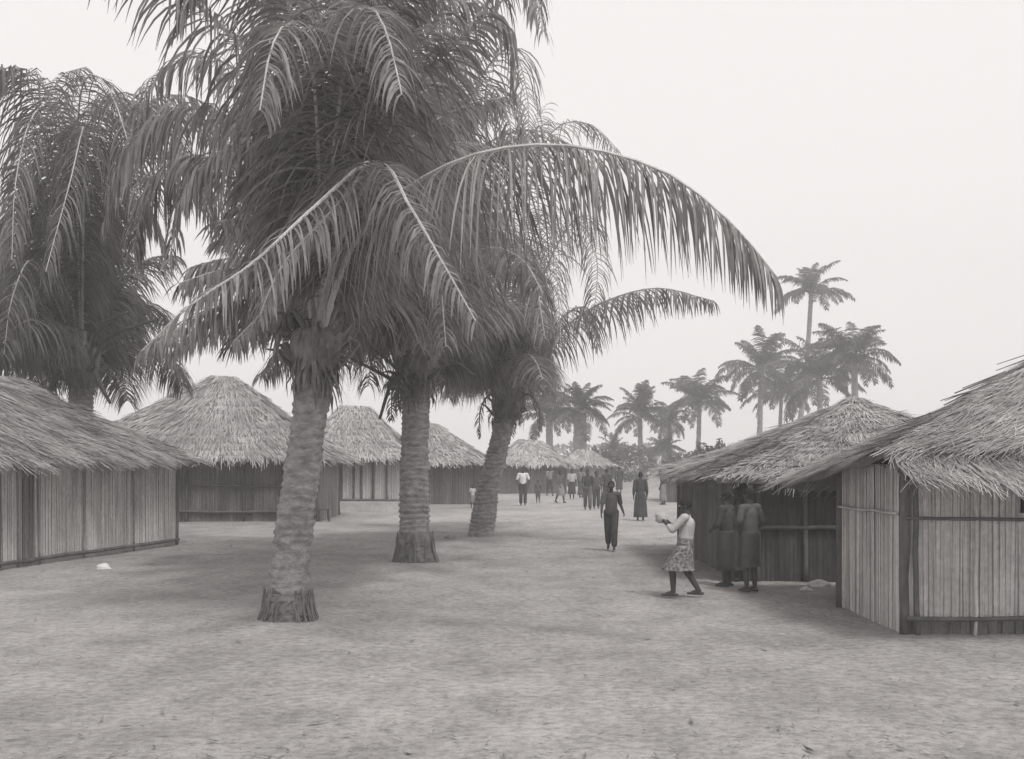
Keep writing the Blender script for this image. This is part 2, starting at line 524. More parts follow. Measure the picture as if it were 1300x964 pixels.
# second palm
d = 26.15
bB = G(527, 712)
B0 = P(529, 462, d)
heroB = [
    ([B0, P(522, 250, 25.6), P(500, 60, 25), P(440, -60, 24.5), P(360, -50, 24)], dict(pairs=121, droop=1.3)),
    ([B0, P(555, 260, 25.3), P(600, 120, 24.5), P(645, 60, 23.6), P(668, 110, 23.2), P(672, 190, 23)], dict(pairs=114, droop=1.3)),
    ([B0, P(480, 290, 25.3), P(410, 165, 24.4), P(335, 125, 23.4), P(285, 165, 22.8), P(270, 240, 22.5)], dict(pairs=114, droop=1.3)),
    ([B0, P(565, 345, 25.6), P(620, 290, 25), P(672, 330, 24.5), P(692, 430, 24.1)], dict(pairs=101, droop=1.3)),
    ([B0, P(528, 330, 24.4), P(540, 265, 22.4), P(556, 330, 20.6), P(566, 440, 19.8)], dict(pairs=101, droop=1.3)),
    ([B0, P(500, 350, 25.0), P(470, 290, 23.4), P(455, 340, 22.0), P(450, 430, 21.4)], dict(pairs=101, droop=1.3)),
    ([B0, P(560, 280, 26), P(610, 190, 25.8), P(680, 165, 25.4), P(740, 200, 25), P(765, 260, 24.8)], dict(pairs=108, droop=1.3)),
    ([B0, P(540, 240, 26.5), P(560, 110, 26.8), P(600, 30, 27)], dict(pairs=108, droop=1.2)),
    ([B0, P(545, 220, 25.8), P(580, 50, 25.4), P(630, -40, 25), P(672, -20, 24.7), P(690, 40, 24.5)], dict(leaf=1.6, pairs=140)),
    ([B0, P(535, 200, 26), P(555, 10, 25.8), P(600, -80, 25.6), P(650, -60, 25.4)], dict(leaf=1.8, pairs=140)),
    ([B0, P(550, 260, 25.4), P(590, 130, 24.6), P(625, 110, 24.0), P(648, 160, 23.6), P(655, 240, 23.4)], dict(leaf=1.4, pairs=130)),
    ([B0, P(520, 270, 24.8), P(515, 130, 23.4), P(525, 90, 22.4), P(540, 130, 21.8), P(548, 210, 21.4)], dict(leaf=1.4, pairs=130)),
]
palmB = big_palm('coconut_palm', 'upright coconut palm with a dark swollen foot, middle of the three bare trunks', bB,
                 [P(526, 650, d), P(527, 560, d), B0], [.35, .31, .295, .29, .31], .40, .70,
                 heroB, 42, 1.45, 6.6, 5, .40, VPALMS, (-5, 88), dead=2, zmin=4.05, xmin=-6.5, xmax=.75, wild_w=.052)
stalk(palmB, bB, [P(520, 500, 25.8), P(490, 478, 25.4), P(445, 455, 25.0)], .05)
stalk(palmB, bB, [P(520, 488, 25.7), P(500, 465, 25.2), P(470, 440, 25.0)], .05)
stalk(palmB, bB, [P(515, 470, 25.6), P(496, 490, 25.2), P(482, 532, 25.0)], .06)
stalk(palmB, bB, [P(545, 480, 25.8), P(575, 460, 25.6), P(602, 476, 25.5)], .04)
# third, leaning palm
d = 34.5
bC = G(610, 680)
C0 = P(648, 500, d)
heroC = [
    ([C0, P(690, 442, 33.2), P(750, 392, 31.4), P(830, 366, 30), P(906, 382, 29)], dict(leaf=1.25, pairs=148, droop=1.3, width=.045, fwd=.25, hang=.4)),
    ([C0, P(655, 330, 33.4), P(690, 185, 31.5), P(740, 155, 30), P(795, 205, 29)], dict(leaf=1.3, pairs=121, droop=1.1)),
    ([C0, P(660, 330, 34.2), P(668, 190, 34.6), P(694, 132, 35.6)], dict(leaf=1.3, pairs=80, droop=.8)),
    ([C0, P(690, 350, 33.6), P(735, 275, 32.6), P(758, 330, 31.8), P(752, 420, 31.4)], dict(pairs=101, droop=1.4)),
    ([C0, P(640, 350, 33.6), P(625, 270, 32), P(610, 330, 30.8), P(600, 430, 30.4)], dict(pairs=101, droop=1.3)),
    ([C0, P(665, 350, 33), P(690, 270, 31), P(705, 330, 29.4), P(712, 430, 29)], dict(pairs=101, droop=1.3)),
    ([C0, P(700, 420, 33.8), P(740, 390, 33), P(760, 440, 32.6)], dict(leaf=.9, pairs=81, droop=1.5)),
]
palmC = big_palm('coconut_palm', 'leaning coconut palm with a low shaggy crown, farthest of the three trunks', bC,
                 [P(620, 620, d), P(636, 555, d), C0], [.37, .31, .29, .30], 0, 0,
                 heroC, 28, 1.4, 5.3, 7, .42, VPALMS, (-30, 82), dead=3, zmin=3.7, xmin=-3.5, xmax=1.5, wild_w=.042)
# palm behind the first hut on the other side
d = 34.0
bD = Vector(((100 - 650) * d / F, d, 0))
D0 = P(104, 462, d)
heroD = [
    ([D0, P(95, 300, 33), P(112, 160, 31), P(165, 118, 29.2), P(245, 195, 27.6), P(332, 300, 26.6)], dict(leaf=1.6, pairs=148, droop=1.3, width=.052, hang=.35)),
    ([D0, P(98, 250, 31.5), P(104, 110, 28.6), P(135, 108, 26.8), P(165, 190, 25.8), P(185, 290, 25.4)], dict(leaf=1.9, pairs=128, droop=1.3, width=.052, hang=.35)),
    ([D0, P(70, 240, 32.4), P(30, 100, 30.4), P(-50, 100, 29), P(-120, 190, 28.2)], dict(leaf=1.9, pairs=128, droop=1.3, width=.052, hang=.35)),
    ([D0, P(106, 270, 31.4), P(108, 160, 28.8), P(88, 235, 26.9), P(58, 345, 26)], dict(leaf=1.8, pairs=121, droop=1.4, width=.052, hang=.35)),
    ([D0, P(112, 280, 33), P(160, 150, 31.5), P(235, 140, 30.4), P(300, 200, 29.8), P(330, 270, 29.5)], dict(leaf=1.6, pairs=150, width=.05, hang=.35)),
    ([D0, P(110, 300, 33.6), P(140, 200, 32.8), P(205, 190, 32), P(262, 235, 31.5), P(300, 290, 31.2)], dict(leaf=1.6, pairs=150, width=.05, hang=.35)),
    ([D0, P(118, 340, 33.8), P(155, 245, 33.2), P(220, 225, 32.6), P(275, 275, 32.2), P(305, 335, 32)], dict(leaf=1.4, pairs=150, width=.055, hang=.35)),
    ([D0, P(115, 300, 34.4), P(150, 170, 34.6), P(215, 120, 34.8), P(290, 150, 35), P(330, 220, 35.1)], dict(leaf=1.8, pairs=150, width=.06, hang=.35)),
    ([D0, P(80, 330, 33), P(45, 250, 31.8), P(8, 280, 31), P(-15, 380, 30.6)], dict(leaf=1.8, pairs=114, droop=1.3, width=.052, hang=.35)),
    ([D0, P(115, 350, 34.5), P(150, 260, 35), P(190, 270, 35.3), P(212, 320, 35.4)], dict(leaf=1.4, pairs=108, droop=1.3, width=.052, hang=.35)),
    ([D0, P(100, 260, 32.8), P(130, 130, 30.8), P(200, 150, 29.4), P(245, 215, 28.6), P(268, 275, 28.2)], dict(leaf=1.5, pairs=140, width=.052, hang=.35)),
    ([D0, P(85, 260, 33), P(60, 120, 31.4), P(15, 85, 30.2), P(-60, 120, 29.4)], dict(leaf=2.2, pairs=140, width=.052, hang=.35)),
    ([D0, P(90, 260, 32.6), P(70, 140, 30), P(40, 150, 28.6), P(20, 230, 27.8), P(15, 330, 27.4)], dict(leaf=1.8, pairs=140, width=.052, hang=.3)),
    ([D0, P(70, 380, 32.6), P(40, 330, 30.6), P(15, 380, 29.2), P(5, 450, 28.6)], dict(leaf=1.5, pairs=120, width=.052, hang=.3)),
    ([D0, P(70, 300, 34.5), P(60, 160, 34.2), P(75, 100, 33.4), P(110, 85, 32.6)], dict(leaf=1.6, pairs=114, droop=1.1, width=.052, hang=.35)),
]
palmD = big_palm('coconut_palm', 'coconut palm with a huge drooping crown growing behind the nearest hut opposite the porch', bD,
                 [P(102, 560, d), D0], [.38, .34, .32], 0, 0,
                 heroD, 30, 1.8, 6.2, 9, .42, VPALMS, (-40, 80), dead=1, zmin=3.9, wild_w=.055, xmax=-9.7, green='leaf_dark')
stalk(palmD, bD, [P(112, 470, 33.6), P(140, 428, 33), P(200, 405, 32.5)], .07)
stalk(palmD, bD, [P(112, 455, 33.6), P(128, 415, 33), P(162, 396, 32.5)], .07)
stalk(palmD, bD, [P(118, 470, 33.6), P(128, 490, 33.4), P(140, 512, 33.2)], .08)
stalk(palmD, bD, [P(95, 470, 33.6), P(72, 480, 33.4), P(62, 505, 33.2)], .10)


# far palms: three frond meshes shared by all copies
far_fronds = []
for i, (e0, bend) in enumerate(((80, 70), (46, 85), (6, 75))):
    rg = random.Random(60 + i)
    pts = wild_curve(Vector((0.1, 0, 0)), 0.0, R(e0), 4.6, R(bend), rg)
    mb = frond_mesh(pts, 60 + i, leaf=1.15, width=.11, pairs=56, droop=1.1, segs=3, rr=.05, side0=Vector((0, -1, 0)))
    o = mb.build('frond', [M['leaf_far'], M['rachis_dark']])
    far_fronds.append(o.data)
    bpy.data.objects.remove(o)


def far_palm(label, x, y, d, rad_px, seed, base_x=None, nf=20, tr=.2, pale=False):
    rg = random.Random(seed)
    top = P(x, y, d)
    base = Vector((((base_x if base_x is not None else x) - 650) * d / F, d, 0))
    t = thing('coconut_palm', base, label, 'palm tree', 'palms beyond the far roofs')
    mid = base.lerp(top, .5) + Vector(((top.x - base.x) * .18, 0, 0))
    trunk_mesh([base, mid, top], [tr * 1.5, tr * 1.1, tr], seed, 10, .5).build('trunk', M['trunk_far'], t, base, True)
    nf += 8
    s = rad_px * rg.uniform(.92, 1.12) * d / F / 3.7
    for i in range(nf):
        k = min(2, int(i / nf * 3))
        o = bpy.data.objects.new('frond', far_fronds[k])
        COL.objects.link(o)
        o.parent = t
        o.location = top - base + Vector((0, 0, rg.uniform(-.15, .15)))
        o.rotation_euler = (rg.uniform(-.3, .3), rg.uniform(-.35, .35), i * 2.39996 + rg.uniform(-.3, .3))
        sc_ = s * rg.uniform(.7, 1.15)
        o.scale = (sc_, sc_, sc_)
    return t


far_palm('tallest distant palm with a pale thin trunk rising high over the shaded hut roof', 1030, 372, 130, 44, 21, 1004, 16, .24)
far_palm('broad distant palm whose crown spreads beside the tall pale trunk, over the shaded roof peak', 1084, 455, 105, 47, 22, 1092, 26, .28)
far_palm('distant palm with a loose crown on the street side of the tallest distant palm', 966, 470, 125, 44, 23, 962, 20, .25)
far_palm('dense low palm crown tucked under the tallest distant palm', 1040, 482, 118, 52, 24, 1046, 28, .25)
far_palm('small distant palm peeping just over the thatch below the loose crowned palm', 992, 500, 135, 46, 25, 985, 24, .2)
far_palm('distant palm with an upright tuft over the low shed at the street end', 888, 512, 125, 40, 26, 884, 26, .22)
far_palm('short distant palm squeezed between the two tufted palms at the street end', 850, 536, 130, 26, 27, 850, 22, .2)
far_palm('distant palm with a round crown standing alone above the walkers at the street end', 812, 530, 118, 40, 28, 816, 24, .22)
far_palm('distant palm on a dark short trunk behind the row of far huts', 737, 522, 98, 38, 29, 734, 26, .5)
far_palm('hazy palm hanging over the farthest hut, next to the leaning palm', 697, 528, 112, 40, 30, 700, 28, .3)
far_palm('tiny low palm beside the round crowned palm at the street end', 780, 572, 125, 22, 31, 780, 20, .2)
far_palm('low spreading palm under the round crowned palm, near the low shed', 842, 572, 128, 24, 32, 842, 20, .2)


# ------------------------------------------------------------------ thatched huts
def thatch_face(mb, eA, eB, tB, tA, rg, dens, bl, bw, bed=0.14, fringe=0.22, lift=0.05, sag=0.06):
    eA, eB, tB, tA = map(Vector, (eA, eB, tB, tA))

    def pt(u, v):
        p = eA.lerp(eB, u).lerp(tA.lerp(tB, u), v)
        p.z += sag * noise.noise(Vector((p.x * .7, p.y * .7, p.z))) - sag * 1.2 * math.sin(math.pi * min(max(v, 0), 1))
        p.z += .07 * noise.noise(Vector((u * we0 * 1.3, 3.0, nz))) * max(0, 1 - v * 2.5)
        return p
    we0, nz = (eB - eA).length, rg.uniform(0, 50)
    nrm = (eB - eA).cross((tA + tB) / 2 - eA)
    nrm.normalize()
    if nrm.z < 0:
        nrm = -nrm
    nu, nv = 18, 8
    grid = [[pt(i / nu, j / nv) for i in range(nu + 1)] for j in range(nv + 1)]
    n0 = len(mb.v)
    for row in grid:
        mb.v += row
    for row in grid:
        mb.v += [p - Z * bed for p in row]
    off = (nu + 1) * (nv + 1)
    for j in range(nv):
        for i in range(nu):
            a = n0 + j * (nu + 1) + i
            mb.f.append((a, a + 1, a + nu + 2, a + nu + 1)); mb.m.append(1)
            b = a + off
            mb.f.append((b + nu + 1, b + nu + 2, b + 1, b)); mb.m.append(1)
    for i in range(nu):
        a = n0 + i
        mb.f.append((a + off, a + off + 1, a + 1, a)); mb.m.append(1)
    we, wt = (eB - eA).length, (tB - tA).length
    hgt = ((tA + tB) / 2 - (eA + eB) / 2).length
    count = int(dens * hgt * (we + wt) / 2)
    along = (eB - eA).normalized()
    done = 0
    while done < count:
        u, v = rg.random(), rg.random()
        if rg.random() > ((we * (1 - v) + wt * v) / max(we, wt)):
            continue
        done += 1
        v = round(v * 11 + rg.uniform(-.32, .32)) / 11 if rg.random() < .6 else v
        v = min(1.0, max(0.02, v))
        p = pt(u, v)
        q = pt(u, v - .1)
        dn = (q - p).normalized()
        dn = (dn + along * rg.gauss(0, .2) + nrm * rg.gauss(0, .02)).normalized()
        lump = noise.noise(Vector((p.x * 2.2, p.y * 2.2, p.z * 2.2)))
        L = bl * rg.uniform(.4, 1.5) * (1 + .5 * lump)
        dn = (dn + along * .35 * noise.noise(Vector((p.x * 1.4, p.y * 1.4, 9)))).normalized()
        w = bw * rg.uniform(.6, 1.3)
        sd = dn.cross(nrm).normalized()
        sd = (sd + nrm * rg.uniform(-.3, .3)).normalized()
        top = p + nrm * rg.uniform(.005, .03)
        end = p + dn * L + nrm * (lift * rg.uniform(.1, 1.6) * (1 + 1.3 * lump))
        mb.quad(top - sd * w / 2, top + sd * w / 2, end + sd * w * .3, end - sd * w * .3, 0)
    # hanging eave fringe
    for k in range(int(we * dens * .22)):
        u = rg.random()
        p = pt(u, .035)
        dn = (pt(u, 0) - pt(u, .1)).normalized()
        dn = (dn + along * rg.gauss(0, .22) - Z * rg.uniform(.15, .7)).normalized()
        L = fringe * rg.uniform(.4, 1.7) * (1 + 1.0 * noise.noise(Vector((u * we0 * 1.8, 0, nz))))
        w = bw * rg.uniform(.5, 1.1)
        p = p + nrm * rg.uniform(-bed, .03)
        mb.quad(p - along * w / 2, p + along * w / 2, p + dn * L + along * w * .2, p + dn * L - along * w * .2, 0)
    # shaggy line along the top
    for k in range(int(wt * dens * .12)):
        u = rg.random()
        p = pt(u, 1) + Z * .03
        dn = ((pt(u, .9) - p).normalized() + along * rg.gauss(0, .25) + nrm * .12).normalized()
        w = bw * rg.uniform(.6, 1.4)
        mb.quad(p - along * w / 2, p + along * w / 2, p + dn * bl + along * w * .3, p + dn * bl - along * w * .3, 0)


def reed_wall(a, b, z0, z1, mat, parent, origin, rg, w=.06, name='wall', z1b=None, lean=.012):
    """wall of upright reeds from a to b (2D); tops between z1 (at a) and z1b (at b)"""
    a, b = Vector((a[0], a[1], 0)), Vector((b[0], b[1], 0))
    L = (b - a).length
    tdir = (b - a).normalized()
    nd = Vector((-tdir.y, tdir.x, 0))
    mb = MB()
    z1b = z1 if z1b is None else z1b
    x = 0.0
    bk = nd * .02
    mb.quad(a + bk + Z * z0, b + bk + Z * z0, b + bk + Z * z1b, a + bk + Z * z1, 0)
    while x < L:
        ww = w * rg.uniform(.6, 1.5)
        if x + ww > L:
            ww = L - x + .001
        f = (x + ww / 2) / L
        top = z1 * (1 - f) + z1b * f
        off = rg.uniform(-.009, .005)
        j = [rg.gauss(0, lean) for _ in range(2)]
        p0 = a + tdir * x + nd * off
        p1 = a + tdir * (x + ww * 1.0) + nd * off
        pm0 = (p0 + p1) / 2 - nd * ww * .18
        lo, hi = Z * (z0 - rg.uniform(0, .02)), Z * (top - rg.uniform(0, .05))
        s0, s1 = tdir * j[0], tdir * j[1]
        n = len(mb.v)
        mb.v += [p0 + lo + s0, pm0 + lo + s0, p1 + lo + s0, p0 + hi + s1, pm0 + hi + s1, p1 + hi + s1]
        mb.f += [(n, n + 1, n + 4, n + 3), (n + 1, n + 2, n + 5, n + 4)]
        mb.m += [0, 0]
        x += ww
    return mb.build(name, mat, parent, origin)


def post(parent, origin, x, y, z0, z1, r, rg, name='post', mat=None, top=None):
    mb = MB()
    tx, ty = top if top else (x + rg.uniform(-.03, .03), y + rg.uniform(-.03, .03))
    pts = [Vector((x, y, z0)).lerp(Vector((tx, ty, z1)), i / 6) + Vector((rg.uniform(-.012, .012), rg.uniform(-.012, .012), 0)) for i in range(7)]
    mb.tube(pts, r, 8, 0, .15)
    return mb.build(name, mat or M['pole'], parent, origin, True)


def rail(parent, origin, a, b, r, rg, name='rail', mat=None):
    mb = MB()
    a, b = Vector(a), Vector(b)
    n = 10
    pts = [a.lerp(b, i / n) + Vector((0, 0, rg.uniform(-.012, .012))) for i in range(n + 1)]
    mb.tube(pts, r, 7, 0, .2)
    return mb.build(name, mat or M['pole'], parent, origin, True)


def hut(label, corners, eave, peakA, peakB, walls, seed, overhang=.5, dens=120, bl=.45, bw=.03, wall_mat='reed', roof_mat='thatch', eave_wall=None, base_z=0.0, reed=.07, posts=True, name='thatched_hut'):
    """corners: four ground points in order; peakA..peakB ridge (peakA beside edge 0-3, peakB beside edge 1-2)"""
    rg = random.Random(seed)
    c = [Vector((x, y, 0)) for x, y in corners]
    o = sum(c, Vector()) / 4
    t = thing(name, o, label, 'hut', 'thatched huts lining the street')
    cen = o.copy()
    ev = []
    for i, p in enumerate(c):
        prv, nxt = c[i - 1], c[(i + 1) % 4]
        dv = ((p - prv).normalized() + (p - nxt).normalized())
        ev.append(p + dv * overhang + Z * eave)
    pa, pb = Vector(peakA), Vector(peakB)
    mb = MB()
    for (e0, e1, t1, t0) in ((ev[0], ev[1], pb, pa), (ev[1], ev[2], pb, pb), (ev[2], ev[3], pa, pb), (ev[3], ev[0], pa, pa)):
        thatch_face(mb, e0, e1, t1, t0, rg, dens, bl, bw)
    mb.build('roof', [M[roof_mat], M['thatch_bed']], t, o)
    ew = (eave + .18) if eave_wall is None else eave_wall
    for i in walls:
        a, b = c[i], c[(i + 1) % 4]
        mt = walls[i] if isinstance(walls, dict) else wall_mat
        reed_wall((a.x, a.y), (b.x, b.y), base_z, ew, M[mt], t, o, rg, reed)
    if posts:
        for p in c:
            post(t, o, p.x, p.y, -.05, ew, .06, rg)
    return t, o, rg


# first hut on the other side of the street
e = Vector((1.5, 6.7, 0)).normalized()
nrm = Vector((-e.y, e.x, 0))
k0 = Vector((-8.42, 31.0, 0))          # street corner, far end
k1 = k0 - e * 12.5                     # street corner, near end
c1 = [(k1.x, k1.y), (k0.x, k0.y), ((k0 + nrm * 5.4).x, (k0 + nrm * 5.4).y), ((k1 + nrm * 5.4).x, (k1 + nrm * 5.4).y)]
pk1 = k0 + nrm * 2.7 - e * 2.6 + Z * 4.05
pk0 = k1 + nrm * 2.7 + e * 2.6 + Z * 4.05
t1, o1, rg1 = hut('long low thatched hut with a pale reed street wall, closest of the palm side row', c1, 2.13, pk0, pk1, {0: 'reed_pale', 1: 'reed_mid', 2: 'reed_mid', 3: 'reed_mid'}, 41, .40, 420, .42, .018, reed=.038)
for f in (.42, .475, .53, .66, .83):
    p = k1.lerp(k0, f) - nrm * .05
    post(t1, o1, p.x, p.y, -.05, 2.1, .022, rg1, 'post', M['reed_mid'])
for (f0, f1) in ((.405, .432), (.487, .517)):
    a, b = k1.lerp(k0, f0) - nrm * .035, k1.lerp(k0, f1) - nrm * .035
    reed_wall((a.x, a.y), (b.x, b.y), .05, 2.0, M['reed_dark'], t1, o1, rg1, .05, 'shutter')
rail(t1, o1, k1 - nrm * .06 + Z * .12, k0 - nrm * .06 + Z * .12, .04, rg1)

# second hut, peaked roof
t2, o2, rg2 = hut('thatched hut with a tall peaked roof and dark front wall, behind the long low hut', [(-15.5, 42.0), (-6.6, 42.0), (-6.6, 47.0), (-15.5, 47.0)], 2.15,
                  (-10.85, 44.6, 5.12), (-10.0, 44.6, 5.08), {0: 'reed_dark', 1: 'reed_mid', 2: 'reed_mid', 3: 'reed_mid'}, 42, .55, 170, .42, .03, roof_mat='thatch_pale')
for f in (.1, .3, .5, .72, .86):
    post(t2, o2, -15.5 + 8.9 * f, 41.93, -.05, 2.2, .04, rg2)
rail(t2, o2, (-15.5, 41.92, .35), (-6.6, 41.92, .32), .05, rg2)
rail(t2, o2, (-15.5, 41.92, 1.25), (-6.6, 41.92, 1.2), .035, rg2)

# third hut with plinth and a light wall
t3, o3, rg3 = hut('thatched hut with a striped pale wall on a clay plinth, between two palm trunks', [(-8.4, 50.4), (-4.5, 50.4), (-4.5, 55.4), (-8.4, 55.4)], 2.15,
                  (-7.4, 53, 4.4), (-6.1, 53, 4.35), {0: 'reed_pale', 1: 'reed_mid', 2: 'reed_mid', 3: 'reed_mid'}, 43, .55, 130, .45, .035, roof_mat='thatch_pale', base_z=.38)
mb = MB()
mb.box((-6.45, 52.7, .17), 5.0, 6.2, .40, 0, 0, .03, rg3)
mb.build('plinth', M['clay'], t3, o3)
for f in (0.03, .12, .2, .3, .37, .5, .58, .7, .85):
    post(t3, o3, -8.4 + 3.9 * f, 50.32, .34, 2.1, .05, rg3)
rail(t3, o3, (-8.5, 50.3, .42), (-4.4, 50.3, .42), .06, rg3)

# fourth hut
hut('thatched hut with sloping roof and dark wall directly behind the upright and leaning palm trunks', [(-5.2, 57.6), (-1.35, 57.6), (-1.35, 62.5), (-5.2, 62.5)], 1.95,
    (-4.4, 60, 3.85), (-3.6, 60, 3.75), {0: 'reed_dark', 1: 'reed_mid', 2: 'reed_mid', 3: 'reed_mid'}, 44, .5, 80, .5, .055)
hut('low thatched hut filling the row behind the walker in the white shirt', [(-.9, 74), (3.2, 74), (3.2, 79), (-.9, 79)], 1.75,
    (.4, 76.5, 3.25), (1.9, 76.5, 3.15), {0: 'reed_dark', 1: 'reed_mid', 2: 'reed_mid', 3: 'reed_mid'}, 45, .5, 60, .55, .07, roof_mat='thatch_pale')
hut('small far hut at the end of the row, beyond the dark clothed walkers', [(3.8, 92), (7.2, 92), (7.2, 96), (3.8, 96)], 1.6,
    (5, 94, 2.7), (6, 94, 2.7), {0: 'reed_mid', 1: 'reed_mid', 2: 'reed_mid', 3: 'reed_mid'}, 46, .5, 40, .6, .09, roof_mat='thatch_pale')
hut('low open shed with sagging thatch at the end of the street on the porch side', [(8.0, 60), (11.2, 60), (11.2, 64), (8.0, 64)], 1.3,
    (9, 62, 1.95), (10.2, 62, 1.95), {1: 'reed_mid', 2: 'reed_mid', 3: 'reed_mid'}, 47, .5, 60, .55, .07, roof_mat='thatch_pale')

# hut in shade behind the porch hut
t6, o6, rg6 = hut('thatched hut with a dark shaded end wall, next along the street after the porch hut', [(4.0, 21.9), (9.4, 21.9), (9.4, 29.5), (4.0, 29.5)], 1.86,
                  (7.0, 25.6, 3.42), (7.4, 26.0, 3.40), {0: 'reed_shaded', 1: 'reed_mid', 2: 'reed_mid', 3: 'reed_dark'}, 48, .45, 420, .38, .018)
for x in (4.35, 5.2):
    post(t6, o6, x, 21.84, -.05, 2.0, .045, rg6)
rail(t6, o6, (4.0, 21.83, .95), (6.2, 21.83, .95), .04, rg6)

# porch hut, closest
rg = random.Random(77)
org = Vector((7.5, 17, 0))
t7 = thing('thatched_hut', org, 'largest thatched hut with pale reed panels and shaggy eaves, closest on the porch side', 'hut', 'thatched huts lining the street')
N = Vector((4.53, 15.05, 2.32))
Fc = Vector((4.46, 20.2, 1.80))
K = Vector((7.9, 17.6, 3.85))
K2 = Vector((12.2, 17.6, 3.95))
N2 = Vector((13.2, 14.9, 2.42))
F2 = Vector((14.5, 20.2, 1.9))
mb = MB()
thatch_face(mb, Fc, N, K, K, rg, 820, .46, .010, fringe=.16, sag=.10)
thatch_face(mb, N, N2, K2, K, rg, 760, .46, .010, fringe=.12, sag=.06)
thatch_face(mb, F2, Fc, K, K2, rg, 120, .45, .03)
thatch_face(mb, N2, F2, K2, K2, rg, 90, .45, .03)
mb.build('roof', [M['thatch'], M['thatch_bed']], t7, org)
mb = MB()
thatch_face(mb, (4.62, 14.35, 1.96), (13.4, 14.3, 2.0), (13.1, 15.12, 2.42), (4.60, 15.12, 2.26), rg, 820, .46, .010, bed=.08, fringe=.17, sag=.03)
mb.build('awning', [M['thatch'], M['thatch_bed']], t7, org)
X0 = 4.86
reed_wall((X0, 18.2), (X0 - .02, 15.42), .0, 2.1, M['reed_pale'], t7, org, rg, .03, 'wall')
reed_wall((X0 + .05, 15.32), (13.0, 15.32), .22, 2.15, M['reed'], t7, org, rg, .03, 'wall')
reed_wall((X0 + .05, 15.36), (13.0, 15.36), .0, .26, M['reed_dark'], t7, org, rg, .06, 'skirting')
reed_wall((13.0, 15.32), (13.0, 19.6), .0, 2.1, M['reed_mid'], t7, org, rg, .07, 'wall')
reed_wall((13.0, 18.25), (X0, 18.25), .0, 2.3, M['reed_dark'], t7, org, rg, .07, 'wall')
post(t7, org, X0, 15.33, -.05, 2.2, .06, rg)
post(t7, org, X0 + .15, 15.27, -.05, 2.1, .035, rg)
post(t7, org, X0 - .03, 18.22, -.05, 2.1, .06, rg)
for x in (5.72, 6.55, 7.6, 8.8):
    post(t7, org, x, 15.25, -.05, 2.1, .022, rg, 'batten', M['reed_pale'])
rail(t7, org, (X0, 15.23, 1.45), (9.6, 15.23, 1.40), .022, rg)
rail(t7, org, (X0, 15.22, .20), (9.6, 15.22, .24), .03, rg)
rail(t7, org, (X0 - .06, 15.4, 1.5), (X0 - .05, 18.2, 1.46), .02, rg, 'rail', M['reed'])
mb = MB()
mb.box((6.42, 15.27, 1.72), .24, .03, .42, 0, 0, .012, rg)
mb.build('window_opening', M['gap'], t7, org)  # near-black panel on the wall stands for the unlit inside


# ------------------------------------------------------------------ people
def capsule(bm, p, q, r1, r2, flat=None, seg=12):
    p, q = Vector(p), Vector(q)
    ax = q - p
    L = ax.length
    t = ax.normalized() if L > 1e-6 else Z
    ref = Vector((1, 0, 0)) if abs(t.x) < .85 else Vector((0, 1, 0))
    s = t.cross(ref).normalized()
    u = s.cross(t).normalized()
    rings = []
    for i in range(5):
        a = -math.pi / 2 + math.pi / 2 * (i + .35) / 5
        rings.append((p + t * math.sin(a) * r1, r1 * math.cos(a)))
    for i in range(1, 4):
        rings.append((p.lerp(q, i / 4), r1 + (r2 - r1) * i / 4))
    for i in range(5):
        a = math.pi / 2 * (i + .3) / 5
        rings.append((q + t * math.sin(a) * r2, r2 * math.cos(a)))
    prev = None
    for c, r in rings:
        ring = []
        for j in range(seg):
            a = 2 * math.pi * j / seg
            v = s * math.cos(a) * r + u * math.sin(a) * r
            if flat is not None:
                fd, k = flat
                fd = Vector(fd).normalized()
                v = v - fd * v.dot(fd) * (1 - k)
            ring.append(bm.verts.new(c + v))
        if prev:
            for j in range(seg):
                bm.faces.new((prev[j], prev[(j + 1) % seg], ring[(j + 1) % seg], ring[j]))
        else:
            bm.faces.new(list(reversed(ring)))
        prev = ring
    bm.faces.new(prev)


def ellipsoid(bm, c, rx, ry, rz, mat=None):
    m = (mat or Matrix.Identity(4)).copy()
    bmesh.ops.create_uvsphere(bm, u_segments=16, v_segments=12, radius=1.0,
                              matrix=Matrix.Translation(Vector(c)) @ m @ Matrix.Diagonal((rx, ry, rz, 1)))


def fuse(bm, name, mat, parent, voxel, smooth=2):
    """one continuous skin over all the pieces in bm"""
    me = bpy.data.meshes.new(name)
    bm.normal_update()
    bm.to_mesh(me)
    bm.free()
    ob = bpy.data.objects.new(name, me)
    COL.objects.link(ob)
    md = ob.modifiers.new('fuse', 'REMESH')
    md.mode = 'VOXEL'
    md.voxel_size = voxel
    ms = ob.modifiers.new('soft', 'SMOOTH')
    ms.iterations = smooth
    ms.factor = .5
    dg = bpy.context.evaluated_depsgraph_get()
    dg.update()
    new = bpy.data.meshes.new_from_object(ob.evaluated_get(dg))
    new.name = name
    bpy.data.objects.remove(ob)
    bpy.data.meshes.remove(me)
    new.materials.clear()
    new.materials.append(mat)
    new.polygons.foreach_set('use_smooth', [True] * len(new.polygons))
    o = bpy.data.objects.new(name, new)
    COL.objects.link(o)
    o.parent = parent
    return o


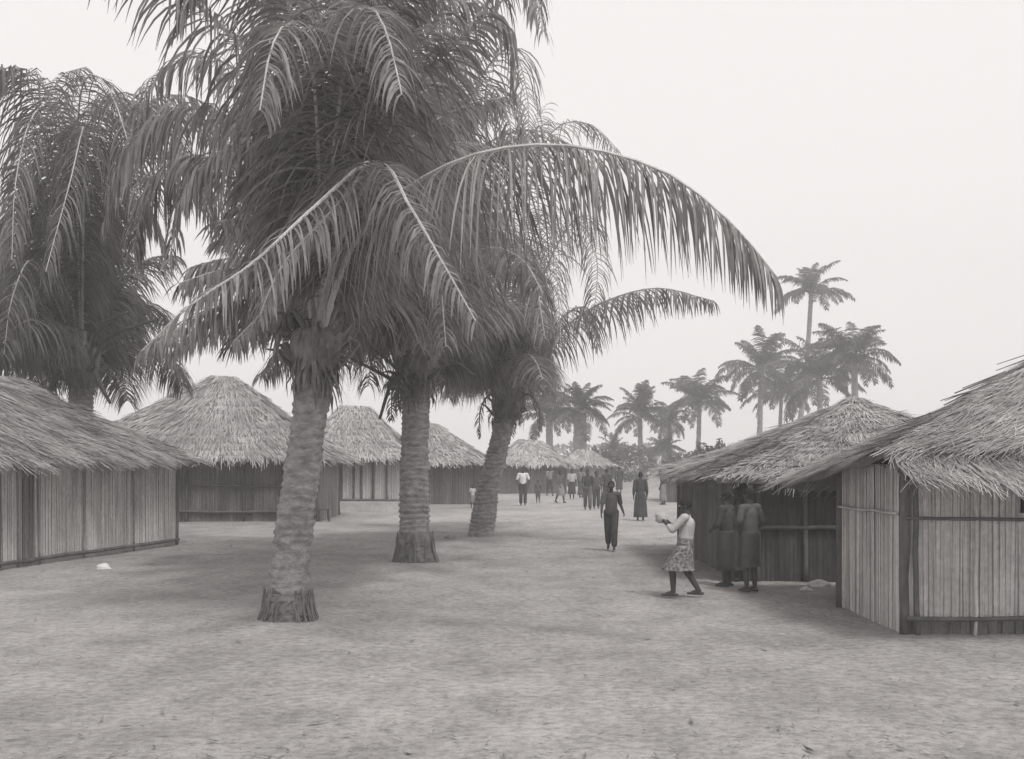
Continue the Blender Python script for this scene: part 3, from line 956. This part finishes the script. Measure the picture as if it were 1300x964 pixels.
def hand(bm, wrist, dirv, palm_n, s, side):
    d = Vector(dirv).normalized()
    n = Vector(palm_n)
    n = (n - d * n.dot(d)).normalized()
    w = d.cross(n).normalized()
    wrist = Vector(wrist)
    capsule(bm, wrist + d * .02 * s, wrist + d * .075 * s, .032 * s, .038 * s, (n, .5))
    for i, (o, L) in enumerate(((-.03, .068), (-.010, .078), (.010, .073), (.029, .056))):
        k = wrist + d * .095 * s + w * o * s
        m = k + d * L * .5 * s + n * .012 * s
        capsule(bm, k, m, .0095 * s, .009 * s, seg=8)
        capsule(bm, m, m + (d * .8 + n * .6).normalized() * L * .5 * s, .009 * s, .0075 * s, seg=8)
    th = wrist + d * .035 * s - w * .032 * s * side
    capsule(bm, th, th + (d * .6 - w * .7 * side + n * .35).normalized() * .055 * s, .012 * s, .010 * s, seg=8)


BASE = dict(pelvis=(0, 0, .92), chest=(0, 0, 1.27), neck=(0, 0, 1.44), head=(.015, 0, 1.585),
            shl=(0, .175, 1.385), shr=(0, -.175, 1.385), ell=(-.02, .225, 1.10), elr=(-.02, -.225, 1.10), wrl=(.05, .235, .86), wrr=(.05, -.235, .86),
            hipl=(0, .088, .90), hipr=(0, -.088, .90), knl=(.02, .095, .49), knr=(.02, -.095, .49), anl=(-.02, .095, .08), anr=(-.02, -.095, .08))


def person(label, loc, face, height, pose, outfit, group='people walking on the village street', voxel=.010, look=None):
    """local +x is where the figure faces; outfit lists clothing parts"""
    s = height / 1.70
    J = dict(BASE)
    J.update(pose)
    J = {k: Vector(v) * s for k, v in J.items()}
    t = thing('person', loc, label, 'person', group, face)
    bm = bmesh.new()
    c = lambda a, b, r1, r2, fl=None: capsule(bm, a, b, r1 * s, r2 * s, fl)
    c(J['pelvis'], J['chest'], .125, .13, ((1, 0, 0), .72))
    c(J['chest'], J['neck'] - Vector((0, 0, .05 * s)), .13, .07, ((1, 0, 0), .72))
    c(J['shl'], J['shr'], .058, .058)
    c(J['neck'] - Vector((0, 0, .04 * s)), J['head'] - Vector((0, 0, .05 * s)), .054, .05)
    hd = J['head']
    fx = Vector(look) if look else Vector((1, 0, 0))
    fx.normalize()
    upv = (hd - J['neck']).normalized()
    sy = upv.cross(fx).normalized()
    fx = sy.cross(upv).normalized()
    rot = Matrix((fx, sy, upv)).transposed().to_4x4()
    ellipsoid(bm, hd + upv * .02 * s, .092 * s, .076 * s, .105 * s, rot)
    ellipsoid(bm, hd + fx * .028 * s - upv * .055 * s, .058 * s, .055 * s, .062 * s, rot)       # jaw
    capsule(bm, hd + fx * .088 * s + upv * .015 * s, hd + fx * .102 * s - upv * .022 * s, .010 * s, .016 * s)  # nose
    capsule(bm, hd + fx * .080 * s - upv * .055 * s - sy * .018 * s, hd + fx * .080 * s - upv * .055 * s + sy * .018 * s, .012 * s, .012 * s)  # lips
    for g in (-1, 1):
        ellipsoid(bm, hd + sy * .078 * s * g - fx * .008 * s, .018 * s, .010 * s, .028 * s, rot)      # ear
    for g, L in ((1, 'l'), (-1, 'r')):
        c(J['sh' + L], J['el' + L], .052, .041)
        c(J['el' + L], J['wr' + L], .041, .028)
        dv = (J['wr' + L] - J['el' + L])
        pn = Vector((0, -g, 0)) if abs(dv.normalized().y) < .8 else Vector((0, 0, -1))
        hand(bm, J['wr' + L], dv, pn, s, g)
        c(J['hip' + L], J['kn' + L], .088, .058)
        kn, an = J['kn' + L], J['an' + L]
        calf = kn.lerp(an, .32) - Vector((.012 * s, 0, 0))
        c(kn, calf, .056, .055)
        c(calf, an, .055, .036)
        ft = pose.get('ft' + L, (.16, 0, -.045))
        toe = an + Vector(ft) * s
        heel = an + Vector((-.045, 0, -.045)) * s
        capsule(bm, heel, toe, .034 * s, .030 * s, ((0, 0, 1), .8))
        capsule(bm, an, an.lerp(toe, .6), .036 * s, .03 * s)
    fuse(bm, 'body', M['skin'], t, voxel * s)
    # eyes
    for g in (-1, 1):
        eb = bmesh.new()
        ellipsoid(eb, hd + fx * .080 * s + sy * .032 * s * g + upv * .018 * s, .012 * s, .013 * s, .008 * s, rot)
        me = bpy.data.meshes.new('eye')
        eb.to_mesh(me)
        eb.free()
        me.materials.append(M['eye'])
        eo = bpy.data.objects.new('eye', me)
        COL.objects.link(eo)
        eo.parent = t
    for item in outfit:
        kind, mat = item[0], item[1]
        bm = bmesh.new()
        if kind == 'hair':
            ellipsoid(bm, hd + upv * .040 * s - fx * .016 * s, .098 * s, .086 * s, .098 * s, rot)
        elif kind == 'headscarf':
            ellipsoid(bm, hd + upv * .050 * s - fx * .022 * s, .100 * s, .090 * s, .092 * s, rot)
            capsule(bm, hd - fx * .08 * s, hd - fx * .10 * s - upv * .10 * s, .05 * s, .03 * s)
        elif kind in ('shirt', 'vest'):
            capsule(bm, J['pelvis'] + Vector((0, 0, .03 * s)), J['chest'], .150 * s, .152 * s, ((1, 0, 0), .78))
            capsule(bm, J['chest'], J['neck'] - Vector((0, 0, .06 * s)), .150 * s, .078 * s, ((1, 0, 0), .78))
            capsule(bm, J['shl'] * 1.0, J['shr'] * 1.0, .072 * s, .072 * s)
            if kind == 'shirt':
                ln = item[2] if len(item) > 2 else .75
                for L in 'lr':
                    capsule(bm, J['sh' + L], J['sh' + L].lerp(J['el' + L], min(ln, 1)), .070 * s, .062 * s)
                    if ln > 1:
                        capsule(bm, J['el' + L], J['el' + L].lerp(J['wr' + L], ln - 1), .060 * s, .048 * s)
        elif kind == 'trousers':
            ln = item[2] if len(item) > 2 else .85
            for L in 'lr':
                capsule(bm, J['hip' + L] + Vector((0, 0, .04 * s)), J['kn' + L], .108 * s, .084 * s)
                capsule(bm, J['kn' + L], J['kn' + L].lerp(J['an' + L], ln), .084 * s, .074 * s)
            capsule(bm, J['pelvis'] + Vector((0, .05 * s, -.01 * s)), J['pelvis'] + Vector((0, -.05 * s, -.01 * s)), .128 * s, .128 * s)
        elif kind == 'wrap':
            # cloth wound round the hips or chest, falling to fraction ln between waist and ankles
            z_hi, z_lo, spread = item[2], item[3], item[4]
            rings = []
            for i in range(15):
                f = i / 14
                zz = (z_hi + (z_lo - z_hi) * f) * s
                if zz > J['pelvis'].z:
                    k = (zz - J['pelvis'].z) / (J['neck'].z - J['pelvis'].z)
                    cc = J['pelvis'].lerp(J['neck'], k)
                    hx, hy = .128, .165
                else:
                    k = (J['pelvis'].z - zz) / max(.01, J['pelvis'].z - .08 * s)
                    kz = lambda L: J['hip' + L].lerp(J['kn' + L], min(1, k * 2)) if k < .5 else J['kn' + L].lerp(J['an' + L], (k - .5) * 2)
                    l, r = kz('l'), kz('r')
                    cc = (l + r) / 2
                    hx = abs(l.x - r.x) / 2 / s + .125 + spread * k * .3
                    hy = abs(l.y - r.y) / 2 / s + .105 + spread * k * .3
                cc = Vector((cc.x, cc.y, zz))
                ring = []
                for j in range(36):
                    a = 2 * math.pi * j / 36
                    fold = 1 + (.05 * math.sin(a * 7 + 1.3) + .03 * math.sin(a * 11)) * f + .015 * noise.noise(Vector((a * 2, f * 4, height)))
                    ring.append(bm.verts.new(cc + Vector((math.cos(a) * hx * s * fold, math.sin(a) * hy * s * fold, 0))))
                rings.append(ring)
            for ra, rb in zip(rings, rings[1:]):
                for j in range(36):
                    bm.faces.new((ra[j], rb[j], rb[(j + 1) % 36], ra[(j + 1) % 36]))
            bm.faces.new(rings[0])
            bmesh.ops.recalc_face_normals(bm, faces=bm.faces)
            me = bpy.data.meshes.new('wrap_cloth')
            bm.to_mesh(me)
            bm.free()
            me.materials.append(M[mat])
            me.polygons.foreach_set('use_smooth', [True] * len(me.polygons))
            wo = bpy.data.objects.new('wrap_cloth', me)
            COL.objects.link(wo)
            wo.parent = t
            continue
        fuse(bm, {'vest': 'shirt'}.get(kind, kind), M[mat], t, .012 * s)
    return t


STRIDE = dict(knl=(.16, .09, .50), anl=(.22, .09, .09), knr=(-.05, -.09, .49), anr=(-.26, -.09, .13), ftr=(.14, 0, -.09), ell=(-.16, .22, 1.12), wrl=(-.10, .24, .88), elr=(.10, -.22, 1.12), wrr=(.24, -.22, .93))
PI = math.pi

# walker with raised arms and a pale bundle (faces -x)
loadp = dict(pelvis=(.0, 0, .90), chest=(-.03, 0, 1.23), neck=(-.02, 0, 1.41), head=(.0, 0, 1.55),
             shl=(0, .17, 1.36), shr=(0, -.17, 1.36), ell=(.17, .21, 1.16), elr=(.19, -.20, 1.17), wrl=(.32, .10, 1.31), wrr=(.33, -.09, 1.32),
             hipl=(0, .088, .88), hipr=(0, -.088, .88), knl=(.20, .10, .50), anl=(.17, .10, .09), knr=(.02, -.09, .47), anr=(-.20, -.09, .10))
lp = G(870, 758)
wk = person('barefoot walker in pale top and patterned wrap, holding a cloth bundle before the chest', lp, PI - .25, 1.56, loadp,
       [('hair', 'hair'), ('shirt', 'cloth_pale', 1.35), ('wrap', 'cloth_print', 1.02, .46, .16)], voxel=.0075, look=(1, 0, -.15))
wk.scale = (1.12, 1.14, 1.0)
mb = MB()
bc = lp + Matrix.Rotation(PI - .25, 3, 'Z') @ Vector((.37, .0, 1.245))
rings = []
for i in range(9):
    f = i / 8
    r = .095 * math.sin(PI * (.06 + .88 * f)) ** .6
    rings.append([bc + Vector((math.cos(2 * PI * j / 24) * r * 1.15, math.sin(2 * PI * j / 24) * r * 1.3, -.09 + .17 * f)) * 1.0
                  + Vector((  .03 * noise.noise(Vector((i * .4, j * .35, 1))), .02 * noise.noise(Vector((j * .3, i * .3, 8))), .02 * noise.noise(Vector((j * .8, i, 5))))) for j in range(24)])
mb.loft(rings)
bd = mb.build('cloth_bundle', M['cloth_pale'], None, bc - Z * .09, True)
tag(bd, 'pale cloth bundle carried in the arms of the walker in the patterned wrap', 'bundle')

person('dark clothed person standing in the shade by the end wall, next to the bundle carrier', G(922, 745), PI * .8, 1.62, dict(ell=(.05, .23, 1.12), wrl=(.22, .12, 1.02)),
       [('hair', 'hair'), ('shirt', 'cloth_dark', 1.6), ('wrap', 'cloth_dark', 1.0, .30, .10)], 'people standing by the shaded hut', voxel=.008)
person('tall person in dark robe at the back of the group by the shaded wall', G(936, 738), PI * .75, 1.76, dict(ell=(.05, .24, 1.12), wrl=(.2, .12, 1.05)),
       [('hair', 'hair'), ('shirt', 'cloth_dark', 1.6), ('wrap', 'cloth_dark', 1.0, .2, .12)], 'people standing by the shaded hut', voxel=.008)
person('person in slate shirt with bare calves standing by the porch post of the shaded hut', G(952, 752), PI * .7, 1.68, dict(ell=(.0, .26, 1.13), wrl=(.10, .14, .98), elr=(-.04, -.27, 1.14), wrr=(.08, -.16, .98)),
       [('hair', 'hair'), ('shirt', 'cloth_slate', .8), ('wrap', 'cloth_dark', 1.0, .42, .10)], 'people standing by the shaded hut', voxel=.008)

person('lone person in dark clothes walking in the middle of the open street', G(776, 699), -PI * .55, 1.62, dict(STRIDE, wrl=(.05, .30, .95)),
       [('hair', 'hair'), ('shirt', 'cloth_slate', .8), ('trousers', 'cloth_dark', .8)], voxel=.009)
person('person in long dark robe standing upright, tallest silhouette at the end of the street', G(813, 661), PI * .5, 1.66, {},
       [('hair', 'hair'), ('shirt', 'cloth_dark', 1.7), ('wrap', 'cloth_dark', 1.0, .12, .16)])
person('walker in white shirt and dark trousers in front of the low hut row', G(664, 642), -PI / 2, 1.72, dict(ell=(0, .27, 1.14), elr=(0, -.27, 1.14)),
       [('hair', 'hair'), ('shirt', 'cloth_white', .8), ('trousers', 'cloth_dark', .85)])
person('small child in grey standing next to the walker in the white shirt', G(683, 639), -PI / 2, 1.08, {},
       [('hair', 'hair'), ('shirt', 'cloth_slate', .7), ('trousers', 'cloth_slate', .2)])
person('person in grey cloth striding beyond the child, beside the far hut row', G(711, 639), -PI * .3, 1.55, STRIDE,
       [('hair', 'hair'), ('shirt', 'cloth_slate', .8), ('wrap', 'cloth_mid', 1.0, .40, .12)])
person('dark clothed walker, one of the pair seen over the shoulder of the lone street walker', G(746, 648), -PI * .5, 1.66, STRIDE,
       [('hair', 'hair'), ('shirt', 'cloth_dark', .8), ('trousers', 'cloth_slate', .85)])
person('second walker of the pair, in a slightly lighter shirt, close to the lone street walker', G(757, 646), -PI * .45, 1.58, dict(),
       [('hair', 'hair'), ('shirt', 'cloth_slate', .8), ('trousers', 'cloth_dark', .8)])
person('far person in dark shirt between the walking pair and the robed figure', G(770, 640), PI * .5, 1.62, {},
       [('hair', 'hair'), ('shirt', 'cloth_dark', .8), ('trousers', 'cloth_dark', .85)])
person('small child in pale cloth peeking out beside the leaning palm trunk', G(600, 645), -PI * .4, .98, {},
       [('hair', 'hair'), ('shirt', 'cloth_pale', .6), ('wrap', 'cloth_mid', .95, .45, .1)])
person('person in slate clothes standing close to the far hut wall, behind the upright palm trunk', G(556, 639), -PI * .4, 1.60, {},
       [('hair', 'hair'), ('shirt', 'cloth_slate', .9), ('wrap', 'cloth_dark', 1.0, .35, .1)])
person('far person with a white top between the child and the dark pair', G(726, 634), -PI * .5, 1.55, {},
       [('hair', 'hair'), ('shirt', 'cloth_pale', .8), ('wrap', 'cloth_dark', 1.0, .3, .1)])

person('far person in long grey cloth just behind the dark pair of walkers', G(738, 632), PI * .3, 1.6, {},
       [('hair', 'hair'), ('shirt', 'cloth_mid', .8), ('wrap', 'cloth_slate', 1.0, .15, .1)])
person('tiny far figure in dark cloth under the round crowned palm', G(786, 628), PI * .5, 1.62, STRIDE,
       [('hair', 'hair'), ('shirt', 'cloth_dark', .8), ('wrap', 'cloth_dark', 1.0, .3, .1)])
person('far person in light shirt and dark shorts near the smallest far hut', G(698, 630), -PI * .4, 1.64, STRIDE,
       [('hair', 'hair'), ('shirt', 'cloth_mid', .8), ('trousers', 'cloth_dark', .1)])
person('far figure with a pale wrap by the open shed posts', G(842, 641), PI * .8, 1.6, {},
       [('hair', 'hair'), ('shirt', 'cloth_dark', .8), ('wrap', 'cloth_mid', 1.0, .2, .1)])

# ------------------------------------------------------------------ small things on the ground
def rock(label, loc, r, mat='stone', seed=0):
    bm = bmesh.new()
    bmesh.ops.create_icosphere(bm, subdivisions=3, radius=1)
    for v in bm.verts:
        n = 1 + .35 * noise.noise(v.co * 1.4 + Vector((seed * 7, 0, 0)))
        v.co = Vector((v.co.x * r * 1.3 * n, v.co.y * r * n, max(-.1, v.co.z) * r * .8 * n))
    me = bpy.data.meshes.new('stone')
    bm.to_mesh(me)
    bm.free()
    me.materials.append(M[mat])
    me.polygons.foreach_set('use_smooth', [True] * len(me.polygons))
    o = bpy.data.objects.new('stone', me)
    COL.objects.link(o)
    o.location = loc
    return tag(o, label, 'stone')


rock('white stone lying on the sand in front of the nearest long hut', G(131, 722), .12, 'cloth_white', 1)
rock('pale flat stone at the foot of the dark shaded wall', G(1040, 744), .14, 'stone', 2)
rock('smaller pale stone beside the flat one at the shaded wall', G(1024, 750), .08, 'stone', 3)
rock('grey stone in the open sand beyond the lone palm', G(571, 683), .10, 'trunk', 4)


def stool(loc, rz):
    t = thing('wooden_stool', loc, 'small dark wooden stool by the corner of the raised plinth', 'stool', None, rz)
    rg = random.Random(5)
    mb = MB()
    mb.box((0, 0, .40), .50, .34, .05, 0, 0, .008, rg)
    mb.build('seat', M['pole'], t)
    for x in (-.19, .19):
        for y in (-.11, .11):
            mb = MB()
            mb.tube([(x * 1.1, y * 1.2, 0), (x, y, .2), (x * .95, y * .9, .385)], .026, 7)
            mb.build('leg', M['pole'], t)
    return t


stool(G(410, 662), .3)

# bushes at the end of the street
def bush(label, x, y, w, h, seed):
    rg = random.Random(seed)
    b = G(x, y)
    t = thing('bush', b, label, 'bush', 'bushes at the street end')
    mb = MB()
    for k in range(900):
        u = Vector((rg.gauss(0, 1), rg.gauss(0, 1), rg.gauss(0, 1))).normalized() * rg.uniform(.5, 1) ** .5
        lump = 1 + .35 * noise.noise(u * 2 + Vector((seed, 0, 0)))
        p = Vector((u.x * w / 2 * lump, u.y * w / 2 * lump, h * .52 + u.z * h * .48 * lump))
        a = Vector((rg.gauss(0, 1), rg.gauss(0, 1), rg.gauss(0, 1))).normalized()
        c_ = a.cross(Vector((rg.gauss(0, 1), rg.gauss(0, 1), rg.gauss(0, 1)))).normalized()
        s = h * .07
        mb.quad(p - a * s, p - c_ * s * .4, p + a * s, p + c_ * s * .4)
    mb.build('foliage', M['bush'], t)
    mb = MB()
    for k in range(6):
        a = k * 1.05
        mb.tube([(0, 0, 0), (math.cos(a) * w * .12, math.sin(a) * w * .12, h * .3), (math.cos(a) * w * .3, math.sin(a) * w * .3, h * .7)], [.05, .035, .015], 6)
    mb.build('stem', M['pole'], t)
    return t


bush('rounded dark bush at the far street end, under the round crowned palm', 800, 612, 5.0, 3.2, 71)
bush('low bush in front of the farthest huts, beside the dark pair of walkers', 760, 616, 3.6, 2.8, 72)
bush('pale bush beside the low shed at the street end', 872, 616, 4.2, 2.6, 73)
bush('bush against the corner of the shaded hut where the street narrows', 906, 630, 3.0, 3.0, 74)

# ------------------------------------------------------------------ ground, far trees, litter
xs = sorted(set([-3000, -1500, -700, -300, -150, -80, -50] + [x * .25 for x in range(-72, 73)] + [-29, -27, -25, -23, -21, -19.5, 29, 27, 25, 23, 21, 19.5] + [50, 80, 150, 300, 700, 1500, 3000]))
ys = sorted(set([-3000, -1000, -300, -80, -30, -10] + [y * .25 for y in range(28, 160)] + [y * 1.0 for y in range(-4, 7)] + [y * .5 for y in range(80, 170)] + [95, 120, 150, 220, 350, 700, 1500, 3500]))
mb = MB()
for y in ys:
    for x in xs:
        z = 0.0
        if abs(x) < 29 and 0 < y < 80:
            z = .03 * noise.noise(Vector((x * .35, y * .35, 0))) + .012 * noise.noise(Vector((x * 1.3, y * 1.3, 3)))
        mb.v.append(Vector((x, y, z - .01)))
nx = len(xs)
for j in range(len(ys) - 1):
    for i in range(nx - 1):
        a = j * nx + i
        mb.f.append((a, a + 1, a + nx + 1, a + nx))
        mb.m.append(0)
g = mb.build('ground', ground_material(), None, None, True)
g['kind'] = 'structure'
g['label'] = 'trodden pale sandy ground of the village street'

rg = random.Random(91)
mb = MB()
for k in range(2600):
    y = 9 + 60 * rg.random() ** 1.8
    x = rg.uniform(-.43, .43) * y
    s = rg.uniform(.008, .028) * (1.8 if rg.random() < .05 else 1)
    a = rg.uniform(0, PI)
    dx, dy = Vector((math.cos(a), math.sin(a), rg.uniform(-.2, .2))) * s * rg.uniform(1, 2.6), Vector((-math.sin(a), math.cos(a), rg.uniform(-.3, .3))) * s * .5
    z = .03 * noise.noise(Vector((x * .35, y * .35, 0))) + .012 * noise.noise(Vector((x * 1.3, y * 1.3, 3))) + .012
    p = Vector((x, y, z))
    mb.quad(p - dx, p - dy, p + dx + Z * s * .4, p + dy)
lit = mb.build('ground_litter', M['scrap'])
lit['kind'] = 'stuff'
lit['label'] = 'scraps of dry leaf and husk strewn over the sand'

mb = MB()
for k in range(9000):
    x = rg.uniform(-200, 200)
    h = 5.5 + 3.5 * noise.noise(Vector((x * .03, 0, 0))) + 2 * noise.noise(Vector((x * .15, 5, 0)))
    p = Vector((x * .6, 162 + rg.uniform(-5, 5), rg.random() ** .8 * h * .55))
    s = rg.uniform(.2, .6)
    a = Vector((rg.gauss(0, 1), rg.gauss(0, .4), rg.gauss(0, 1))).normalized() * s
    b = Vector((a.z, rg.gauss(0, .3), -a.x)) * .5
    mb.quad(p - a, p - b, p + a, p + b)
ft = mb.build('far_treeline', M['far_wood'])
ft['kind'] = 'stuff'
ft['label'] = 'hazy belt of trees closing the view at the end of the street'

# haze over the village, added partly to lift the dark tones nearby
hm, hnt, hout = nodes_of('sea haze')
vs = hnt.nodes.new('ShaderNodeVolumeScatter')
vs.inputs['Density'].default_value = 0.0030
vs.inputs['Color'].default_value = (1, 1, 1, 1)
hnt.links.new(vs.outputs['Volume'], hout.inputs['Volume'])
mb = MB()
mb.box((0, 55, 14), 260, 230, 32)
hz = mb.build('haze', hm)
hz['kind'] = 'stuff'
hz['label'] = 'thin pale haze in the air over the whole village'

# ------------------------------------------------------------------ sky, sun, camera
SUN_EL, SUN_AZ = R(58), R(150)       # azimuth measured clockwise from +y
w = bpy.data.worlds.new('World')
sc.world = w
w.use_nodes = True
nt = w.node_tree
nt.nodes.clear()
out = nt.nodes.new('ShaderNodeOutputWorld')
sky = nt.nodes.new('ShaderNodeTexSky')
sky.sky_type = 'NISHITA'
sky.sun_disc = False
sky.sun_elevation = SUN_EL
sky.sun_rotation = SUN_AZ
sky.dust_density = 4.0
bw = nt.nodes.new('ShaderNodeRGBToBW')
nt.links.new(sky.outputs['Color'], bw.inputs['Color'])
b1 = nt.nodes.new('ShaderNodeBackground')
b1.inputs['Strength'].default_value = 0.05
nt.links.new(bw.outputs['Val'], b1.inputs['Color'])
b2 = nt.nodes.new('ShaderNodeBackground')
b2.inputs['Color'].default_value = (1.0, 0.962, 0.945, 1)
b2.inputs['Strength'].default_value = 0.89
add = nt.nodes.new('ShaderNodeAddShader')
nt.links.new(b1.outputs[0], add.inputs[0])
nt.links.new(b2.outputs[0], add.inputs[1])
nt.links.new(add.outputs[0], out.inputs['Surface'])

sl = bpy.data.lights.new('sun', 'SUN')
sl.energy = 2.0
sl.angle = R(8)
sl.color = (1.0, .98, .95)
so = bpy.data.objects.new('sun', sl)
COL.objects.link(so)
sd = Vector((math.sin(SUN_AZ) * math.cos(SUN_EL), math.cos(SUN_AZ) * math.cos(SUN_EL), math.sin(SUN_EL)))
so.rotation_euler = (-sd).to_track_quat('-Z', 'Y').to_euler()
so.location = (0, 0, 30)

cam = bpy.data.cameras.new('camera')
cam.sensor_width = 36
cam.lens = F / 1300 * 36
cam.shift_y = (HZ - 482) / 1300
cam.clip_end = 8000
co = bpy.data.objects.new('camera', cam)
COL.objects.link(co)
co.location = (0, 0, CAMH)
co.rotation_euler = (R(90), 0, 0)
sc.camera = co
sc.view_settings.view_transform = 'Standard'
sc.view_settings.look = 'None'
sc.view_settings.exposure = 0
sc.cycles.max_bounces = 6
